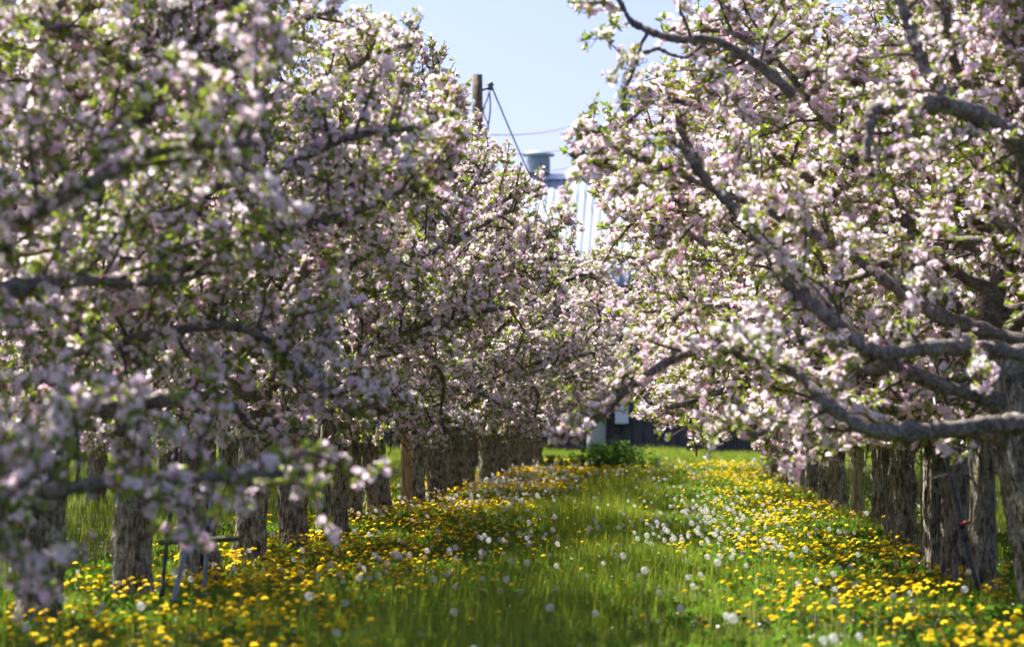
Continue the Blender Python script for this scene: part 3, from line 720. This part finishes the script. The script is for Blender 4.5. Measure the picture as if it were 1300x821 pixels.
pipe('cross_bar', [wp(195, 690, 13.9), wp(240, 687, 13.9), wp(300, 684, 13.9)], .018, M['trim'], 'dark horizontal bar crossing low between the blurred left trunks')

# ------------------------------------------------------------------ barn and yard at the end of the rows
def build_barn():
    x0, x1, yf, yr, ze, zr = -17.0, 11.0, 86.0, 94.0, 6.9, 11.7
    root = empty('barn', ((x0 + x1) / 2, yf, 0)); ox, oy = (x0 + x1) / 2, yf
    X0, X1 = x0 - ox, x1 - ox; D = 2 * (yr - yf)
    # walls with gables
    g = Geo()
    g.add([(X0, 0, 0), (X1, 0, 0), (X1, 0, ze), (X0, 0, ze)], [(0, 1, 2, 3)])
    g.add([(X0, D, 0), (X1, D, 0), (X1, D, ze), (X0, D, ze)], [(0, 3, 2, 1)])
    for x in (X0, X1): g.add([(x, 0, 0), (x, D, 0), (x, D, ze), (x, D / 2, zr - .05), (x, 0, ze)], [(0, 1, 2, 3, 4)])
    g.build('wall', M['barn'], root)
    g = Geo()      # battens over plank joints
    for x in np.arange(X0 + .3, X1, .45): g.box(x - .03, x + .03, -.03, -.002, .1, ze - .2)
    g.build('battens', M['trim'], root)
    # corrugated roof
    xs = np.arange(X0 - .4, X1 + .4, .0415); wv = .02 * np.cos(xs * 2 * math.pi / .332)
    sl = math.atan2(zr - ze, D / 2)
    for sgn in (0, 1):
        rows = []
        for t in (-.1, .25, .5, .75, 1.0):
            yy = t * D / 2; zz = ze + t * (zr - ze)
            if sgn: yy = D - yy
            rows.append(np.stack([xs, np.full_like(xs, yy) - math.sin(sl) * wv * (1 - 2 * sgn), zz + .08 + wv * math.cos(sl)], -1))
        n = len(xs); v = np.stack(rows)
        i = np.arange(4)[:, None] * n; j = np.arange(n - 1)[None]
        g = Geo(); g.add(v, np.stack([i + j, i + j + 1, i + n + j + 1, i + n + j], -1).reshape(-1, 4))
        r = g.build('roof', M['roof'], root, smooth=True)
        md = r.modifiers.new('thickness', 'SOLIDIFY'); md.thickness = .02
    g = Geo(); g.add([(x, y, z) for x in (X0 - .42, X1 + .42) for (y, z) in ((D / 2 - .45, zr - .13), (D / 2, zr + .15), (D / 2 + .45, zr - .13), (D / 2 + .45, zr - .15), (D / 2, zr + .125), (D / 2 - .45, zr - .15))], [(0, 1, 7, 6), (1, 2, 8, 7), (3, 4, 10, 9), (4, 5, 11, 10), (0, 6, 11, 5), (2, 3, 9, 8)]); g.build('ridge_cap', M['ridge'], root)
    g = Geo(); g.box(X0 - .3, X1 + .3, -.75, -.62, ze - .42, ze - .26); g.build('gutter', M['vent'], root)
    for px in (684, 741):
        x = (px - U0) * 94 / F - ox
        v = Geo(); v.lathe([(.50, 0), (.50, .62), (.46, .64), (.46, .70), (.68, .74), (.70, .80), (.45, .93), (.0, .98)], (x, D / 2, zr + .16), 24)
        v.build('roof_vent', M['vent'], root, smooth=False)
    # door and windows in the shaded front
    for (a, b, c, d) in ((-3.0, .2, 0.1, 3.4),):
        g = Geo(); g.box(a, b, -.10, -.035, c, d); dr = g.build('barn_door', M['trim'], root)
    for xw in (-11.0, -6.5, 5.2, 9.4):
        f = Geo()
        for (a, b, c, d) in ((-.55, .55, 1.5, 1.58), (-.55, .55, 2.62, 2.70), (-.55, -.47, 1.58, 2.62), (.47, .55, 1.58, 2.62), (-.03, .03, 1.58, 2.62)): f.box(xw + a, xw + b, -.12, -.035, c, d)
        fr = f.build('window', M['trim'], root)
        p = Geo(); p.box(xw - .47, xw + .47, -.06, -.04, 1.58, 2.62); p.build('pane', M['pane'], fr)
    tag(root, 'dark plank barn with pale corrugated metal roof and two ridge vents behind the orchard', 'barn')
build_barn()

# electric cabinet on the barn front
e = empty('electric_cabinet', (-2.25, 85.90, 1.15))
g = Geo(); g.box(-.42, .28, 0, .06, -.05, 1.25); g.build('backing_board', M['dark'], e)
g = Geo(); g.box(-.26, .26, -.30, -.003, 0, 1.15); o = g.build('housing', M['cabinet'], e)
b = o.modifiers.new('soft', 'BEVEL'); b.width = .02; b.segments = 2
g = Geo(); g.box(-.23, .23, -.325, -.303, .04, 1.11); d = g.build('door', M['cabinet'], e)
g = Geo(); g.box(.15, .18, -.35, -.326, .5, .64); g.build('handle', M['dark'], d)
g = Geo(); t = np.linspace(0, math.pi, 12); g.tube(np.stack([-.16 - .2 * np.cos(t) , np.full(12, -.12), -.02 - .32 * np.sin(t)], -1), .035, 8); g.build('conduit', M['dark'], e, smooth=True)
tag(e, 'pale grey electric cabinet with a black cable loop on the dark barn wall', 'electric cabinet')
# stout grey post
g = Geo(); g.lathe([(.0, -.2), (.36, -.2), (.35, .6), (.34, 3.3), (.28, 3.42), (0, 3.45)], sides=28)
o = g.build('concrete_post', M['concrete'], smooth=True); o.location = ((757 - U0) * 83 / F, 83, 0)
tag(o, 'stout round grey post standing in the tall grass left of the cabinet', 'post')

def utility_pole(x, y, h, r, label, arm=True):
    e = empty('utility_pole', (x, y, 0)); t = np.linspace(0, 1, 12)
    g = Geo(); g.tube(np.stack([.03 * np.sin(t * 3), 0 * t, -.3 + t * (h + .3)], -1), r * (1.15 - .25 * t), 18); g.build('shaft', M['pole'], e, smooth=True)
    if arm:
        g = Geo(); g.tube([(r * .5, -.05, h - .42), (.34, -.05, h - .36)], .028, 8); g.build('bracket', M['dark'], e)
        g = Geo(); g.lathe([(0, 0), (.05, 0), (.09, .05), (.06, .10), (.09, .15), (.05, .22), (0, .23)], (.36, -.05, h - .42), 14); g.build('insulator', M['glass'], e, smooth=True)
        for k, dz in enumerate((-.9, -1.35)):
            g = Geo(); g.tube([(r * .5, -.05, h + dz), (.22, -.05, h + dz + .03)], .02, 8); g.build('bracket', M['dark'], e)
        g = Geo(); tt = np.linspace(0, 1, 10); g.tube(np.stack([.33 - .12 * tt + .05 * np.sin(tt * 7), np.full(10, -.06), h - .45 - 2.2 * tt], -1), .025, 6); g.build('drop_cable', M['wirethin'], e, smooth=True)
        g = Geo(); g.tube(np.stack([.24 + .07 * np.cos(tt * 9), np.full(10, -.06), h - .5 - 1.3 * tt], -1), .02, 6); g.build('drop_cable', M['wirethin'], e, smooth=True)
    tag(e, label, 'utility pole'); return e
Y1, Y2 = 57.0, 106.0
p1x = (605 - U0) * Y1 / F; h1 = EYE + (V0 - 91) * Y1 / F
utility_pole(p1x, Y1, h1, .15, 'weathered wooden utility pole with insulator rising above the left crowns')
p2x = (747 - U0) * Y2 / F; h2 = EYE + (V0 - 143) * Y2 / F
utility_pole(p2x, Y2, h2, .15, 'plain utility pole top behind the barn, right of the sky gap', arm=False)
def cable(a, b, sag, r, mat, label, group=None):
    a, b = np.array(a), np.array(b); t = np.linspace(0, 1, 24)[:, None]
    P = (b - a) * t; P[:, 2] -= sag * 4 * (t[:, 0] - t[:, 0] ** 2)
    g = Geo(); g.tube(P, r, 6); o = g.build('overhead_cable', mat, smooth=True); o.location = a
    tag(o, label, 'cable', group)
cable((p1x + .36, Y1 - .05, h1 - .25), (-2.5, 85.9, 4.6), .5, .022, M['wire'], 'thick dark service cable sagging from the pole insulator down to the barn')
for k, (yl, yr_) in enumerate(((168, 150), (191, 178), (212, 204))):
    cable((p1x + .1, Y1 - .05, EYE + (V0 - yl) * Y1 / F), (p2x, Y2, EYE + (V0 - yr_) * Y2 / F), .25, .015, M['wirethin'], ['uppermost', 'middle', 'lowest'][k] + ' thin grey overhead wire crossing the sky gap above the roof', 'thin wires across the sky')

# ------------------------------------------------------------------ conifers
def spruce(x, y, h, seed, label):
    g = np.random.default_rng(seed)
    e = empty('spruce_tree', (x, y, 0))
    t = Geo(); t.tube([(0, 0, -.2), (0, 0, h * .5), (0, 0, h)], [.28, .16, .02], 10); t.build('trunk', M['pole'], e, smooth=True)
    br, nd = Geo(), Geo()
    z = h * .18
    while z < h - .1:
        fr = 1 - z / h; L = (.25 + 3.6 * fr ** .9)
        for k in range(int(5 + 5 * fr)):
            a = g.random() * 6.28; l = L * g.uniform(.7, 1.1)
            el = .5 - .75 * fr
            pts = walk(g, (0, 0, z + g.uniform(-.1, .1)), (math.cos(a) * math.cos(el), math.sin(a) * math.cos(el), math.sin(el)), l, 7, .05, lift=.04)
            br.tube(pts, np.linspace(.02 + .02 * fr, .006, 8), 4, cap=False)
            n = int(l * 80) + 16
            tt = g.uniform(.1, 1, n) * .999
            P = np.array([along(pts, q)[0] for q in tt]); dirn = along(pts, .5)[1]
            side = unit(np.cross(dirn, (0, 0, 1)))
            dd = unit(dirn * .6 + side * g.choice([-1, 1], n)[:, None] * g.uniform(.3, 1, n)[:, None] + np.array([0, 0, -.25]) + g.normal(0, .2, (n, 3)))
            S = g.uniform(.5, 1.1, n) * (.35 + .75 * (1 - tt)) * min(1, .35 + l / 3)
            tv = np.array([(0, 0, 0), (.045, 0, .2), (0, .02, .45), (-.045, 0, .2)])
            nd.scatter(tv, np.array([(0, 1, 2, 3)]), P, frames(dd, g.random(n) * 6.28, S))
        z += .22 + .10 * fr
    br.build('branches', M['twig'], e); nd.build('needles', M['needle'], e)
    tag(e, label, 'spruce')
spruce((520 - U0) * 72 / F, 72, EYE + (V0 - 12) * 72 / F, 3, 'tall dark spruce showing through the left crowns beside the sky gap')
spruce((796 - U0) * 112 / F, 112, EYE + (V0 - 90) * 112 / F, 4, 'spruce top behind the barn, against the sky right of the gap')
